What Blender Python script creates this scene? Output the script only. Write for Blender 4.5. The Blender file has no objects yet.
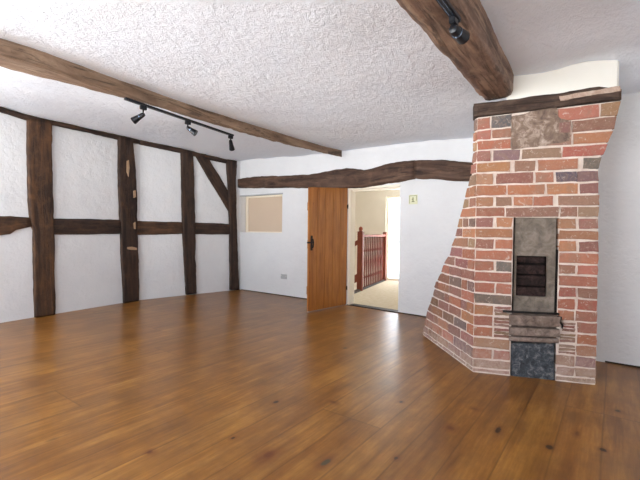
import bpy, bmesh, math, random
from mathutils import Vector, Matrix, noise
random.seed(7)
C = bpy.context.scene.collection
PI = math.pi

# ------------------------------------------------------------------ survey of the room
# The plan was surveyed from the viewpoint: origin under the camera, floor z=0, metres.
FPX, HOR, ROLL, EYE = 400.0, 231.0, 0.011, 1.2
YAW = math.atan(295 / FPX); PIT = math.atan((240 - HOR) / FPX)
FW = Vector((-math.sin(YAW) * math.cos(PIT), math.cos(YAW) * math.cos(PIT), -math.sin(PIT)))
R0 = Vector((math.cos(YAW), math.sin(YAW), 0)); U0 = R0.cross(FW)
RT = math.cos(ROLL) * R0 + math.sin(ROLL) * U0
UP = math.cos(ROLL) * U0 - math.sin(ROLL) * R0
EYEP = Vector((0, 0, EYE))

def sight(x, y): return FW + RT * ((x - 320) / FPX) + UP * ((240 - y) / FPX)
def level(x, y, z=0.0):
    d = sight(x, y); return EYEP + d * ((z - EYE) / d.z)
def project(P):
    d = P - EYEP; w = d.dot(FW)
    return 320 + FPX * d.dot(RT) / w, 240 - FPX * d.dot(UP) / w

class Plane:
    """vertical plane through plan points A,B; n points into the room"""
    def __init__(s, A, B, side):
        s.A = Vector((A[0], A[1], 0)); s.B = Vector((B[0], B[1], 0))
        s.t = (s.B - s.A).normalized(); n = Vector((-s.t.y, s.t.x, 0))
        s.n = n if n.dot(Vector(side)) > 0 else -n
    def hit(s, x, y, off=0.0):
        d = sight(x, y); k = s.n.dot(s.A + s.n * off - EYEP) / s.n.dot(d); return EYEP + d * k
    def uz(s, x, y, off=0.0):
        p = s.hit(x, y, off); return (p - s.A).dot(s.t), p.z
    def at(s, u, z, off=0.0): return s.A + s.t * u + s.n * off + Vector((0, 0, z))

# ------------------------------------------------------------------ object helpers
def meshobj(name, bm, m, parent=None, smooth=False, origin=None, angle=None):
    if origin is None:
        origin = parent_loc(parent) if parent else base_of(bm)
    bmesh.ops.recalc_face_normals(bm, faces=bm.faces)
    bmesh.ops.translate(bm, verts=bm.verts, vec=-Vector(origin))
    me = bpy.data.meshes.new(name); bm.to_mesh(me); bm.free()
    if smooth:
        for p in me.polygons: p.use_smooth = True
        if angle: me.set_sharp_from_angle(angle=math.radians(angle))
    me.materials.append(m)
    o = bpy.data.objects.new(name, me); C.objects.link(o)
    if parent: o.parent = parent
    else: o.location = origin
    return o
def parent_loc(p):
    v = Vector(p.location)
    while p.parent: p = p.parent; v = v + p.location
    return v
def base_of(bm):
    n = len(bm.verts) or 1
    x = sum(v.co.x for v in bm.verts) / n; y = sum(v.co.y for v in bm.verts) / n
    return Vector((x, y, min(v.co.z for v in bm.verts)))
def sub(name, bm, m, parent, **k):           # child of a mesh part (the part sits at its thing's origin)
    return meshobj(name, bm, m, parent, **k)
def empty(name, loc):
    o = bpy.data.objects.new(name, None); C.objects.link(o); o.location = loc
    o.empty_display_size = 0.1; return o
def tag(o, label, cat, group=None):
    o['label'] = label; o['category'] = cat
    if group: o['group'] = group
    return o
def struct(o, label=None):
    o['kind'] = 'structure'
    if label: o['label'] = label
    return o

def quadbox(bm, P, size=None):
    """P: 8 corners bottom 4 then top 4"""
    v = [bm.verts.new(p) for p in P]
    for f in ((0, 3, 2, 1), (4, 5, 6, 7), (0, 1, 5, 4), (1, 2, 6, 5), (2, 3, 7, 6), (3, 0, 4, 7)):
        bm.faces.new([v[i] for i in f])
    return v
def obox(bm, c, ax, ay, az, bev=0.0):
    """oriented box: centre + half-extent vectors"""
    t = bmesh.new() if bev else bm
    P = [c + sx * ax + sy * ay + sz * az for sz in (-1, 1) for sx, sy in ((-1, -1), (1, -1), (1, 1), (-1, 1))]
    quadbox(t, P)
    if bev:
        bmesh.ops.bevel(t, geom=t.edges[:], offset=bev, segments=2, affect='EDGES')
        merge(bm, t)
def merge(bm, t):
    m = {}
    for v in t.verts: m[v] = bm.verts.new(v.co)
    for f in t.faces:
        try: bm.faces.new([m[v] for v in f.verts])
        except ValueError: pass
    t.free()
def box(bm, a, b, bev=0.0):
    a = Vector(a); b = Vector(b); c = (a + b) / 2; h = (b - a) / 2
    obox(bm, c, Vector((h.x, 0, 0)), Vector((0, h.y, 0)), Vector((0, 0, h.z)), bev)
def prism(bm, pts, vec):
    a = [bm.verts.new(p) for p in pts]; b = [bm.verts.new(p + vec) for p in pts]
    n = len(pts); bm.faces.new(a); bm.faces.new(b[::-1])
    for i in range(n): bm.faces.new([a[i], a[(i + 1) % n], b[(i + 1) % n], b[i]])
def rings(bm, secs, cap=True, close=True):
    """loft closed rings, with metre UVs: u along, v around"""
    uv = bm.loops.layers.uv.verify(); vs = []; L = [0.0]
    for i, s in enumerate(secs):
        vs.append([bm.verts.new(p) for p in s])
        if i: L.append(L[-1] + (sum(s, Vector()) / len(s) - sum(secs[i - 1], Vector()) / len(s)).length)
    n = len(secs[0]); W = [0.0]
    for j in range(n): W.append(W[-1] + (secs[0][(j + 1) % n] - secs[0][j]).length)
    for i in range(len(secs) - 1):
        for j in range(n):
            k = (j + 1) % n
            f = bm.faces.new([vs[i][j], vs[i][k], vs[i + 1][k], vs[i + 1][j]])
            for lp, c in zip(f.loops, ((L[i], W[j]), (L[i], W[j + 1]), (L[i + 1], W[j + 1]), (L[i + 1], W[j]))):
                lp[uv].uv = c
    if cap:
        for ring in (vs[0], vs[-1]):
            f = bm.faces.new(ring)
            for lp in f.loops: lp[uv].uv = (lp.vert.co.z * .1, lp.vert.co.x + lp.vert.co.y)
def tube(bm, pts, r, n=10, rs=None):
    secs = []
    for i, p in enumerate(pts):
        d = (pts[min(i + 1, len(pts) - 1)] - pts[max(i - 1, 0)]).normalized()
        a = d.orthogonal().normalized() if i == 0 else (a - d * a.dot(d)).normalized()
        b = d.cross(a); q = rs[i] if rs else r
        secs.append([p + (a * math.cos(2 * PI * k / n) + b * math.sin(2 * PI * k / n)) * q for k in range(n)])
    rings(bm, secs)

def timber(secs, step=0.05, ch=0.02, amp=0.006, seed=0, twist=0.0, endround=0.0):
    """secs: list of (L, R, D): exposed-face corners and the depth vector away from the room"""
    out = []
    for i in range(len(secs) - 1):
        a, b = secs[i], secs[i + 1]
        d = ((a[0] + a[1]) / 2 - (b[0] + b[1]) / 2).length
        n = max(1, int(d / step))
        for k in range(n): out.append(tuple(a[q].lerp(b[q], k / n) for q in range(3)))
    out.append(tuple(Vector(v) for v in secs[-1]))
    R = []; N = len(out)
    for idx, (L, Rr, D) in enumerate(out):
        w = (Rr - L); wl = w.length; wn = w.normalized(); dl = D.length; dn = D.normalized()
        c = min(ch, wl * .3, dl * .4)
        e = min(idx, N - 1 - idx)
        if endround and e < 3: c = min(wl * .4, dl * .45, c + endround * (3 - e) / 3)
        pr = [(0, dl), (0, dl * .5), (0, c), (c * .3, c * .3), (c, 0)]
        for k in range(1, 6): pr.append((c + (wl - 2 * c) * k / 6, 0))
        pr += [(wl - c, 0), (wl - c * .3, c * .3), (wl, c), (wl, dl * .5), (wl, dl)]
        ring = []
        for (x, y) in pr:
            p = L + wn * x + dn * y
            q = Vector((p.x + seed * 7.3, p.y, p.z))
            s = noise.noise(q * 3.5) * amp * 1.1 + noise.noise(q * 14) * amp * .8 + noise.noise(q * 40) * amp * .3
            if y < dl * .9: p = p + (wn * (x / wl * 2 - 1) - dn) * s
            ring.append(p)
        R.append(ring)
    bm = bmesh.new(); rings(bm, R); return bm

# ------------------------------------------------------------------ materials
def srgb(r, g, b):
    f = lambda c: (c / 255 / 12.92) if c / 255 <= .04045 else ((c / 255 + .055) / 1.055) ** 2.4
    return (f(r), f(g), f(b), 1)
class NT:
    def __init__(s, name):
        s.m = bpy.data.materials.new(name); s.m.use_nodes = True; s.t = s.m.node_tree; s.n = s.t.nodes
        s.b = s.n['Principled BSDF']; s.out = s.n['Material Output']
    def add(s, t, **k):
        x = s.n.new(t)
        for a, v in k.items(): setattr(x, a, v)
        return x
    def ln(s, a, b): s.t.links.new(a, b)
    def put(s, sock, v):
        if isinstance(v, bpy.types.NodeSocket): s.ln(v, sock)
        else: sock.default_value = v
    def coord(s, kind='Object', scale=(1, 1, 1), loc=(0, 0, 0), rot=(0, 0, 0)):
        c = s.add('ShaderNodeTexCoord'); m = s.add('ShaderNodeMapping'); s.ln(c.outputs[kind], m.inputs[0])
        m.inputs['Scale'].default_value = scale; m.inputs['Location'].default_value = loc; m.inputs['Rotation'].default_value = rot
        return m.outputs[0]
    def noise(s, vec, scale, detail=4, rough=.55, dist=0.0, out='Fac'):
        x = s.add('ShaderNodeTexNoise'); s.ln(vec, x.inputs['Vector'])
        x.inputs['Scale'].default_value = scale; x.inputs['Detail'].default_value = detail
        x.inputs['Roughness'].default_value = rough; x.inputs['Distortion'].default_value = dist
        return x.outputs[out]
    def voro(s, vec, scale, feature='F1', out='Distance', rnd=1.0):
        x = s.add('ShaderNodeTexVoronoi', feature=feature); s.ln(vec, x.inputs['Vector'])
        x.inputs['Scale'].default_value = scale; x.inputs['Randomness'].default_value = rnd; return x.outputs[out]
    def ramp(s, fac, stops, interp='LINEAR'):
        x = s.add('ShaderNodeValToRGB'); s.ln(fac, x.inputs[0]); x.color_ramp.interpolation = interp
        e = x.color_ramp.elements
        while len(e) < len(stops): e.new(.5)
        for i, (p, c) in enumerate(stops):
            e[i].position = p; e[i].color = c if len(c) == 4 else (*c, 1)
        return x.outputs[0]
    def math(s, op, a, b=0.0, c=None, clamp=False):
        x = s.add('ShaderNodeMath', operation=op, use_clamp=clamp); s.put(x.inputs[0], a); s.put(x.inputs[1], b)
        if c is not None: s.put(x.inputs[2], c)
        return x.outputs[0]
    def mix(s, fac, a, b, blend='MIX'):
        x = s.add('ShaderNodeMix', data_type='RGBA', blend_type=blend); s.put(x.inputs[0], fac); s.put(x.inputs[6], a); s.put(x.inputs[7], b)
        return x.outputs[2]
    def bump(s, h, strength=.5, dist=.01, normal=None):
        x = s.add('ShaderNodeBump'); x.inputs['Strength'].default_value = strength; x.inputs['Distance'].default_value = dist
        s.ln(h, x.inputs['Height'])
        if normal: s.ln(normal, x.inputs['Normal'])
        s.ln(x.outputs[0], s.b.inputs['Normal']); return x.outputs[0]
    def fin(s, col=None, rough=.6, spec=.5, metal=0.0, coat=None):
        if col is not None: s.put(s.b.inputs['Base Color'], col)
        s.put(s.b.inputs['Roughness'], rough); s.put(s.b.inputs['Specular IOR Level'], spec); s.put(s.b.inputs['Metallic'], metal)
        if coat: s.b.inputs['Coat Weight'].default_value = coat[0]; s.b.inputs['Coat Roughness'].default_value = coat[1]
        return s.m
BW = lambda v: (v, v, v, 1)

def plaster(name, c1, c2, relief=.5, scale=1.0, dist=.02):
    t = NT(name); v = t.coord('Object')
    a = t.noise(v, 3.5 * scale, 3); b = t.noise(v, 18 * scale, 5, .6, .8); c = t.noise(v, 60 * scale, 3)
    h = t.math('ADD', t.math('MULTIPLY', a, 1.2), t.math('ADD', t.math('MULTIPLY', b, .5), t.math('MULTIPLY', c, .12)))
    t.bump(h, relief, dist)
    return t.fin(t.mix(t.ramp(t.noise(v, 2.2, 4), [(.3, BW(0)), (.75, BW(1))]), c1, c2), .75, .3)
def artex(name):
    t = NT(name); v = t.coord('Object')
    w = t.noise(v, 5, 3, .5, 0, 'Color')
    vm = t.add('ShaderNodeVectorMath', operation='SCALE'); t.ln(w, vm.inputs[0]); vm.inputs['Scale'].default_value = .16
    va = t.add('ShaderNodeVectorMath', operation='ADD'); t.ln(v, va.inputs[0]); t.ln(vm.outputs[0], va.inputs[1])
    mp = t.add('ShaderNodeMapping'); t.ln(va.outputs[0], mp.inputs[0]); mp.inputs['Scale'].default_value = (1, .55, 1); mp.inputs['Rotation'].default_value = (0, 0, .5)
    r1 = t.ramp(t.noise(mp.outputs[0], 15, 6, .66, .7), [(.47, BW(0)), (.58, BW(1))])
    r2 = t.ramp(t.noise(va.outputs[0], 8, 7, .7, .3), [(.38, BW(0)), (.66, BW(1))])
    r3 = t.ramp(t.noise(v, 36, 4, .6, 1.0), [(.5, BW(0)), (.62, BW(1))])
    msk = t.ramp(t.noise(v, 3.5, 3), [(.35, BW(.35)), (.65, BW(1))])
    h = t.math('ADD', t.math('MULTIPLY', t.math('MULTIPLY', r1, msk), .7), t.math('ADD', t.math('MULTIPLY', r2, .8), t.math('ADD', t.math('MULTIPLY', r3, .3), t.math('MULTIPLY', t.noise(v, 90, 3), .2))))
    t.bump(h, .5, .015)
    return t.fin(t.mix(t.noise(v, 1.3, 3), srgb(232, 238, 249), srgb(238, 242, 248)), .7, .3)
def oldwood(name, dark, mid, light, rough=.7, blotch=.5, grain=22, bmp=.6):
    t = NT(name); v = t.coord('UV', (1.6, grain, 1)); o = t.coord('Object')
    g = t.noise(v, 1.0, 6, .6, .6); g2 = t.noise(v, 3.2, 4, .6)
    col = t.ramp(g, [(.28, dark), (.5, mid), (.74, light)])
    bl = t.ramp(t.noise(o, 3.2, 5, .65, .4), [(.35, BW(0)), (.68, BW(1))])
    col = t.mix(t.math('MULTIPLY', bl, blotch), col, dark)
    bl2 = t.ramp(t.noise(o, 7.0, 5, .6, .8), [(.5, BW(0)), (.72, BW(1))])
    col = t.mix(t.math('MULTIPLY', bl2, blotch * .7), col, light)
    cr = t.ramp(t.noise(v, .9, 8, .75, 1.0), [(.42, BW(0)), (.47, BW(1))])   # drying checks
    col = t.mix(t.math('MULTIPLY', t.math('SUBTRACT', 1, cr), .55), col, srgb(26, 19, 15))
    h = t.math('ADD', t.math('MULTIPLY', g, .8), t.math('ADD', t.math('MULTIPLY', g2, .3), t.math('ADD', t.math('MULTIPLY', cr, .4), t.math('MULTIPLY', t.noise(o, 26, 5), .8))))
    t.bump(h, bmp, .012)
    return t.fin(col, rough, .3)
def plain(name, c, rough=.5, metal=0.0, spec=.5, bumpy=0.0, c2=None, sc=12):
    t = NT(name); v = t.coord('Object'); n = t.noise(v, sc, 4)
    if bumpy: t.bump(n, bumpy, .005)
    return t.fin(t.mix(n, c, c2 or tuple(x * .85 for x in c[:3]) + (1,)), rough, spec, metal)

M = {}
M['wall'] = plaster('white wall plaster', srgb(216, 217, 219), srgb(224, 225, 226), .5, 1, .03)
M['cream'] = plaster('cream hall plaster', srgb(208, 200, 186), srgb(214, 206, 194), .15)
M['head'] = plaster('smooth cream white plaster', srgb(228, 225, 214), srgb(233, 230, 221), .15)
M['ceil'] = artex('textured ceiling plaster')
M['oak'] = oldwood('dark wall oak', srgb(38, 28, 24), srgb(62, 46, 38), srgb(96, 70, 52))
M['oak_red'] = oldwood('worn reddish oak', srgb(44, 31, 24), srgb(82, 58, 42), srgb(120, 84, 54), .65, .6)
M['bress'] = oldwood('brown bressummer oak', srgb(54, 39, 32), srgb(88, 65, 53), srgb(122, 96, 78), .7, .45)
M['ceilbeam'] = oldwood('light brown ceiling oak', srgb(104, 82, 66), srgb(142, 117, 97), srgb(170, 146, 124), .75, .35, 26)
M['ceilbeam2'] = oldwood('mottled brown ceiling oak', srgb(80, 58, 48), srgb(136, 108, 90), srgb(176, 150, 126), .6, .55, 20)
M['lintel'] = oldwood('lintel oak', srgb(44, 34, 29), srgb(78, 60, 50), srgb(120, 98, 84), .75, .5)
M['scar'] = plain('pale bare wood', srgb(190, 160, 128), .8, c2=srgb(160, 128, 98), sc=30)
M['black'] = plain('black metal', srgb(26, 27, 32), .35, .3)
M['chrome'] = plain('blued steel', srgb(120, 140, 165), .25, .9)
M['iron'] = plain('black wrought iron', srgb(28, 25, 24), .55, .5, bumpy=.3)
M['white_paint'] = plain('cream gloss paint', srgb(238, 230, 214), .4, c2=srgb(232, 222, 204))
M['socket'] = plain('satin grey plate', srgb(176, 180, 184), .4, .2)
M['sign'] = plain('pale yellow plastic', srgb(214, 214, 180), .5, c2=srgb(210, 210, 176))
M['signink'] = plain('olive print', srgb(96, 100, 52), .6)
M['blind'] = plain('cream blind cloth', srgb(208, 188, 166), .8, c2=srgb(202, 181, 158), sc=3)
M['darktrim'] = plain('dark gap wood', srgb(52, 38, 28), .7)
M['carpet'] = plain('cream carpet', srgb(200, 188, 168), .95, spec=.1, bumpy=.6, c2=srgb(166, 150, 126), sc=14)
M['stair'] = oldwood('red stained stair wood', srgb(84, 34, 22), srgb(132, 62, 36), srgb(160, 86, 50), .75, .2, 14, .1)
M['stair2'] = oldwood('dark red spindle wood', srgb(92, 40, 36), srgb(130, 66, 58), srgb(160, 96, 84), .75, .2, 14, .1)

def doorwood():
    t = NT('honey pine door'); v = t.coord('Object', (9, 9, .8)); o = t.coord('Object')
    g = t.noise(v, 2.0, 6, .6, 1.2)
    col = t.ramp(g, [(.3, srgb(132, 76, 22)), (.5, srgb(162, 99, 36)), (.72, srgb(182, 118, 50))])
    k = t.ramp(t.voro(t.coord('Object', (1, 3.2, 1.3)), 2.6), [(.03, BW(1)), (.09, BW(0))])
    col = t.mix(t.math('MULTIPLY', k, .75), col, srgb(92, 46, 18)); t.bump(g, .12, .004)
    return t.fin(col, .35, .5)
M['door'] = doorwood()

def brickmat():
    t = NT('old handmade brick'); o = t.coord('Object')
    a = t.add('ShaderNodeAttribute', attribute_name='col')
    n = t.noise(o, 14, 6, .7, .5); n2 = t.noise(o, 55, 4, .7); n3 = t.noise(o, 6, 5, .7, .6)
    c = t.mix(t.math('MULTIPLY', t.ramp(n, [(.35, BW(0)), (.7, BW(1))]), .45), a.outputs['Color'], t.mix(.5, a.outputs['Color'], srgb(96, 66, 56)))
    c = t.mix(t.math('MULTIPLY', t.ramp(n2, [(.50, BW(0)), (.75, BW(1))]), .5), c, srgb(172, 140, 122))
    c = t.mix(t.math('MULTIPLY', t.ramp(n3, [(.50, BW(0)), (.66, BW(1))]), .5), c, srgb(140, 116, 100))
    n4 = t.noise(o, 24, 6, .75, 1.0)
    c = t.mix(t.math('MULTIPLY', t.ramp(n4, [(.58, BW(0)), (.64, BW(1))]), .7), c, srgb(196, 178, 164))
    # lime bloom sits on the lowest courses
    s = t.add('ShaderNodeSeparateXYZ'); t.ln(o, s.inputs[0])
    low = t.ramp(s.outputs[2], [(.0, BW(1)), (.34, BW(0))])
    c = t.mix(t.math('MULTIPLY', t.math('MULTIPLY', low, t.ramp(t.noise(o, 20, 5, .7), [(.3, BW(0)), (.6, BW(1))])), .62), c, srgb(192, 172, 160))
    t.bump(t.math('ADD', t.math('MULTIPLY', n, .7), t.math('MULTIPLY', n2, .6)), .7, .008)
    return t.fin(c, .85, .2)
M['brick'] = brickmat()
def mortar():
    t = NT('pale lime mortar'); o = t.coord('Object'); n = t.noise(o, 30, 6, .7)
    c = t.ramp(t.noise(o, 9, 5, .7), [(.3, srgb(196, 176, 164)), (.55, srgb(220, 206, 194)), (.75, srgb(230, 218, 208))])
    t.bump(n, .9, .008); return t.fin(c, .95, .1)
M['mortar'] = mortar()
def patchy(name, c1, c2, c3, sc=14, b=.8, d=.01, rough=.9):
    t = NT(name); o = t.coord('Object'); n = t.noise(o, sc, 6, .7, .6)
    c = t.ramp(n, [(.32, c1), (.5, c2), (.68, c3)]); t.bump(t.noise(o, sc * 1.6, 6, .7), b, d)
    return t.fin(c, rough, .25)
M['patch'] = patchy('grey buff cement patch', srgb(92, 76, 68), srgb(132, 112, 98), srgb(190, 172, 158), 13, 1.0, .014)
M['slab'] = patchy('greenish grey cement slab', srgb(92, 84, 76), srgb(118, 108, 97), srgb(142, 130, 120), 12)
M['soot'] = patchy('sooty brick', srgb(20, 15, 14), srgb(44, 32, 30), srgb(72, 54, 50), 16)
M['soot_gapshade'] = patchy('black soot and gap shade', srgb(14, 11, 10), srgb(22, 16, 15), srgb(30, 22, 20), 16)
M['mould'] = patchy('stained stone moulding', srgb(92, 78, 70), srgb(128, 112, 102), srgb(156, 138, 128), 18, .5)
M['slate'] = patchy('blue black slate panel', srgb(40, 43, 47), srgb(66, 71, 77), srgb(124, 124, 124), 26, .6, .008, .6)
M['infill'] = patchy('pinkish lintel infill', srgb(150, 124, 108), srgb(178, 154, 138), srgb(196, 176, 160), 16)

def glassmat():
    t = NT('window glass'); g = t.add('ShaderNodeBsdfGlossy'); g.inputs['Roughness'].default_value = .02
    tr = t.add('ShaderNodeBsdfTransparent'); mx = t.add('ShaderNodeMixShader'); mx.inputs[0].default_value = .06
    t.ln(tr.outputs[0], mx.inputs[1]); t.ln(g.outputs[0], mx.inputs[2]); t.ln(mx.outputs[0], t.out.inputs[0]); return t.m
M['glass'] = glassmat()

KNOTS = [(326, 462, .045, .02, 'g'), (276, 402, .03, .02, 'd'), (268, 455, .05, .03, 'r'), (233, 438, .018, .012, 'd'), (401, 402, .02, .014, 'd'),
         (451, 428, .03, .03, 'r'), (498, 430, .05, .018, 'd'), (396, 458, .02, .012, 'd'), (618, 411, .025, .02, 'd'), (603, 450, .022, .02, 'd'),
         (549, 447, .035, .025, 'd'), (577, 433, .04, .014, 'r'), (333, 402, .02, .03, 'r'), (345, 348, .03, .02, 'd'), (150, 452, .02, .02, 'r'), (475, 409, .02, .03, 'r')]
def floormat():
    t = NT('waxed pine boards'); c = t.add('ShaderNodeTexCoord'); s = t.add('ShaderNodeSeparateXYZ'); t.ln(c.outputs['Object'], s.inputs[0])
    X, Y = s.outputs[0], s.outputs[1]; W = .218; X0 = -1.342
    xs = t.math('DIVIDE', t.math('SUBTRACT', X, X0), W); idx = t.math('FLOOR', xs); fx = t.math('SUBTRACT', xs, idx)
    pair = t.math('FLOOR', t.math('DIVIDE', t.math('ADD', idx, 1.0), 2.0))
    wn = t.add('ShaderNodeTexWhiteNoise', noise_dimensions='1D'); t.ln(pair, wn.inputs['W'])
    # board ends: one butt joint per 4.1 m run, staggered; the pair at the middle is fixed to meet at y=2.17
    zero = t.math('LESS_THAN', t.math('ABSOLUTE', t.math('ADD', pair, 0.0)), .5)
    off = t.math('ADD', t.math('MULTIPLY', t.math('MULTIPLY', wn.outputs[0], 4.1), t.math('SUBTRACT', 1, zero)), t.math('MULTIPLY', zero, 2.17))
    ys = t.math('DIVIDE', t.math('SUBTRACT', Y, off), 4.1); iy = t.math('FLOOR', ys); fy = t.math('SUBTRACT', ys, iy)
    w2 = t.add('ShaderNodeTexWhiteNoise', noise_dimensions='2D'); cb = t.add('ShaderNodeCombineXYZ'); t.ln(idx, cb.inputs[0]); t.ln(iy, cb.inputs[1]); t.ln(cb.outputs[0], w2.inputs['Vector'])
    R = w2.outputs['Value']
    gx = t.math('MULTIPLY', t.math('MINIMUM', fx, t.math('SUBTRACT', 1, fx)), W)
    gy = t.math('MULTIPLY', t.math('MINIMUM', fy, t.math('SUBTRACT', 1, fy)), 4.1)
    gap = t.math('MINIMUM', gx, gy)
    # grain coordinates, shifted per board
    cg = t.add('ShaderNodeCombineXYZ'); t.ln(t.math('ADD', X, t.math('MULTIPLY', R, 3.7)), cg.inputs[0])
    t.ln(t.math('ADD', Y, t.math('MULTIPLY', R, 11.0)), cg.inputs[1]); t.ln(R, cg.inputs[2])
    def mp(sx, sy):
        m = t.add('ShaderNodeMapping'); t.ln(cg.outputs[0], m.inputs[0]); m.inputs['Scale'].default_value = (sx, sy, 1); return m.outputs[0]
    g1 = t.noise(mp(15, 1.5), 1.0, 5, .66, .1); g2 = t.noise(mp(60, 3.0), 1.0, 2, .6, 0); g3 = t.noise(mp(6, 2.2), 1.0, 5, .7, .1)
    col = t.ramp(g1, [(.3, srgb(100, 62, 22)), (.48, srgb(150, 100, 40)), (.66, srgb(182, 132, 64))])
    col = t.mix(t.math('MULTIPLY', t.ramp(g2, [(.4, BW(0)), (.7, BW(1))]), .3), col, srgb(84, 46, 20))
    col = t.mix(t.math('MULTIPLY', t.ramp(g3, [(.42, BW(0)), (.7, BW(1))]), .6), col, srgb(98, 54, 24))
    col = t.mix(.3, col, t.ramp(R, [(0, srgb(118, 74, 28)), (.35, srgb(152, 103, 42)), (.7, srgb(134, 86, 34)), (1, srgb(164, 116, 54))]))
    mo = t.noise(c.outputs['Object'], 3.0, 4, .6, 0)
    col = t.mix(t.ramp(mo, [(.35, BW(0)), (.7, BW(.5))]), col, srgb(84, 52, 30))
    vk = t.voro(mp(2.6, 1.2), 1.0)
    kn = t.ramp(t.math('ADD', vk, t.math('MULTIPLY', R, .03)), [(.03, BW(1)), (.075, BW(0))])
    col = t.mix(t.math('MULTIPLY', kn, .5), col, srgb(60, 32, 18))
    wob = t.math('MULTIPLY', t.math('SUBTRACT', t.noise(c.outputs['Object'], 18, 3), .5), 1.1)
    for (px, py, ly, lx, kd) in KNOTS:
        p = level(px, py)
        dx = t.math('DIVIDE', t.math('SUBTRACT', X, p.x), lx); dy = t.math('DIVIDE', t.math('SUBTRACT', Y, p.y), ly)
        d = t.math('ADD', t.math('SQRT', t.math('ADD', t.math('MULTIPLY', dx, dx), t.math('MULTIPLY', dy, dy))), wob)
        k = t.ramp(d, [(.55, BW(1)), (1.0, BW(0))] if kd != 'r' else [(.3, BW(.8)), (1.0, BW(0))])
        halo = t.ramp(t.math('MULTIPLY', d, .4), [(.3, BW(.6)), (.98, BW(0))])
        col = t.mix(halo, col, srgb(104, 54, 22))
        col = t.mix(k, col, {'g': srgb(70, 66, 54), 'd': srgb(58, 36, 22), 'r': srgb(92, 44, 20)}[kd])
    seam = t.ramp(gap, [(.001, BW(1)), (.006, BW(0))])
    col = t.mix(t.math('MULTIPLY', seam, .5), col, srgb(70, 40, 18))
    wear = t.noise(c.outputs['Object'], 1.7, 5, .6)
    t.bump(t.noise(c.outputs['Object'], 2.2, 1), .06, .02)
    return t.fin(col, t.math('ADD', .278, t.math('MULTIPLY', wear, .05)), .42)
M['floor'] = floormat()

# ------------------------------------------------------------------ plan
v2 = lambda p: (p.x, p.y)
LA = level(0, 323); LB = level(140, 300); LC = level(238, 289.6)
BA = level(240, 289.6); BB = level(347, 305); BC = level(425, 317)
COR = Vector(((LC.x + BA.x) / 2, BA.y, 0))
dirL = (LA - LB).normalized(); YB = -2.4
LZ = LA + dirL * ((LA.y - YB) / -dirL.y)
PL1 = Plane(v2(LZ), v2(LB), (1, 0, 0)); PL2 = Plane(v2(LB), v2(COR), (1, 0, 0))
PB1 = Plane(v2(COR), v2(BB), (0, -1, 0)); PB2 = Plane(v2(BB), v2(BC), (0, -1, 0))
F0 = level(473, 372); F1 = level(596, 385); FLK = level(422, 334)
PF = Plane(v2(F0), v2(F1), (0, -1, 0)); PK = Plane(v2(F0), v2(FLK), (-1, -1, 0))
YR = 4.585; XR = 2.7; XJ = -1.0

CZ = [(-6.1, 1.6, 2.60), (-6.3, 3.4, 2.62), (-6.1, 5.5, 2.60), (-4.4, 5.5, 2.515), (-3.57, 5.5, 2.505), (-2.57, 5.44, 2.49), (-1.53, 5.39, 2.435), (-1, 5.4, 2.43),
      (-.7, 3.64, 2.50), (0, 3.88, 2.57), (-3.5, 1, 2.52), (-3.65, 3, 2.52), (-1.4, 1.9, 2.54), (.1, 3.0, 2.57), (.05, 4.6, 2.50), (2.7, 4.6, 2.5), (2.7, 3.8, 2.57),
      (2.7, 0, 2.57), (2.7, -2.4, 2.57), (-6.2, -2.4, 2.58), (-1.5, -2.4, 2.55), (-.95, 4.6, 2.45)]
for (px, py) in ((-40, 96), (0, 106.5), (28, 115), (70, 124.5), (118, 135), (140, 140)):
    p = PL1.hit(px, py, .02); CZ.append((p.x, p.y, p.z))
for (px, py) in ((160, 144), (182, 148.5), (205, 154.5), (230, 160)):
    p = PL2.hit(px, py, .02); CZ.append((p.x, p.y, p.z))
for (px, py) in ((250, 159.5), (275, 157.5), (306, 155), (330, 152.5)):
    p = PB1.hit(px, py); CZ.append((p.x, p.y, p.z))
for (px, py) in ((360, 149), (400, 144), (425, 141.5), (450, 139.5), (472, 137.5)):
    p = PB2.hit(px, py); CZ.append((p.x, p.y, p.z))
CZ = CZ[3:] 
def ceil_z(x, y):
    a = b = 0
    for (px, py, pz) in CZ:
        w = 1 / ((x - px) ** 2 + (y - py) ** 2 + .01) ** 1.8; a += w * pz; b += w
    return a / b

# ------------------------------------------------------------------ setting
def wall_mesh(pl, u0, u1, z0, z1, holes=(), th=.14, m=None, off=0.0):
    bm = bmesh.new()
    us = sorted({u0, u1} | {h[0] for h in holes} | {h[1] for h in holes}); zs = sorted({z0, z1} | {h[2] for h in holes} | {h[3] for h in holes})
    solid = lambda i, j: 0 <= i < len(us) - 1 and 0 <= j < len(zs) - 1 and not any(h[0] <= (us[i] + us[i + 1]) / 2 <= h[1] and h[2] <= (zs[j] + zs[j + 1]) / 2 <= h[3] for h in holes)
    V = {}
    def vv(i, j, k):
        if (i, j, k) not in V: V[i, j, k] = bm.verts.new(pl.at(us[i], zs[j], off - k * th))
        return V[i, j, k]
    for i in range(len(us) - 1):
        for j in range(len(zs) - 1):
            if not solid(i, j): continue
            for k in (0, 1): bm.faces.new([vv(i, j, k), vv(i + 1, j, k), vv(i + 1, j + 1, k), vv(i, j + 1, k)])
            if not solid(i - 1, j): bm.faces.new([vv(i, j, 0), vv(i, j + 1, 0), vv(i, j + 1, 1), vv(i, j, 1)])
            if not solid(i + 1, j): bm.faces.new([vv(i + 1, j, 0), vv(i + 1, j + 1, 0), vv(i + 1, j + 1, 1), vv(i + 1, j, 1)])
            if not solid(i, j - 1): bm.faces.new([vv(i, j, 0), vv(i + 1, j, 0), vv(i + 1, j, 1), vv(i, j, 1)])
            if not solid(i, j + 1): bm.faces.new([vv(i, j + 1, 0), vv(i + 1, j + 1, 0), vv(i + 1, j + 1, 1), vv(i, j + 1, 1)])
    return bm
WT = 2.75
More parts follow.
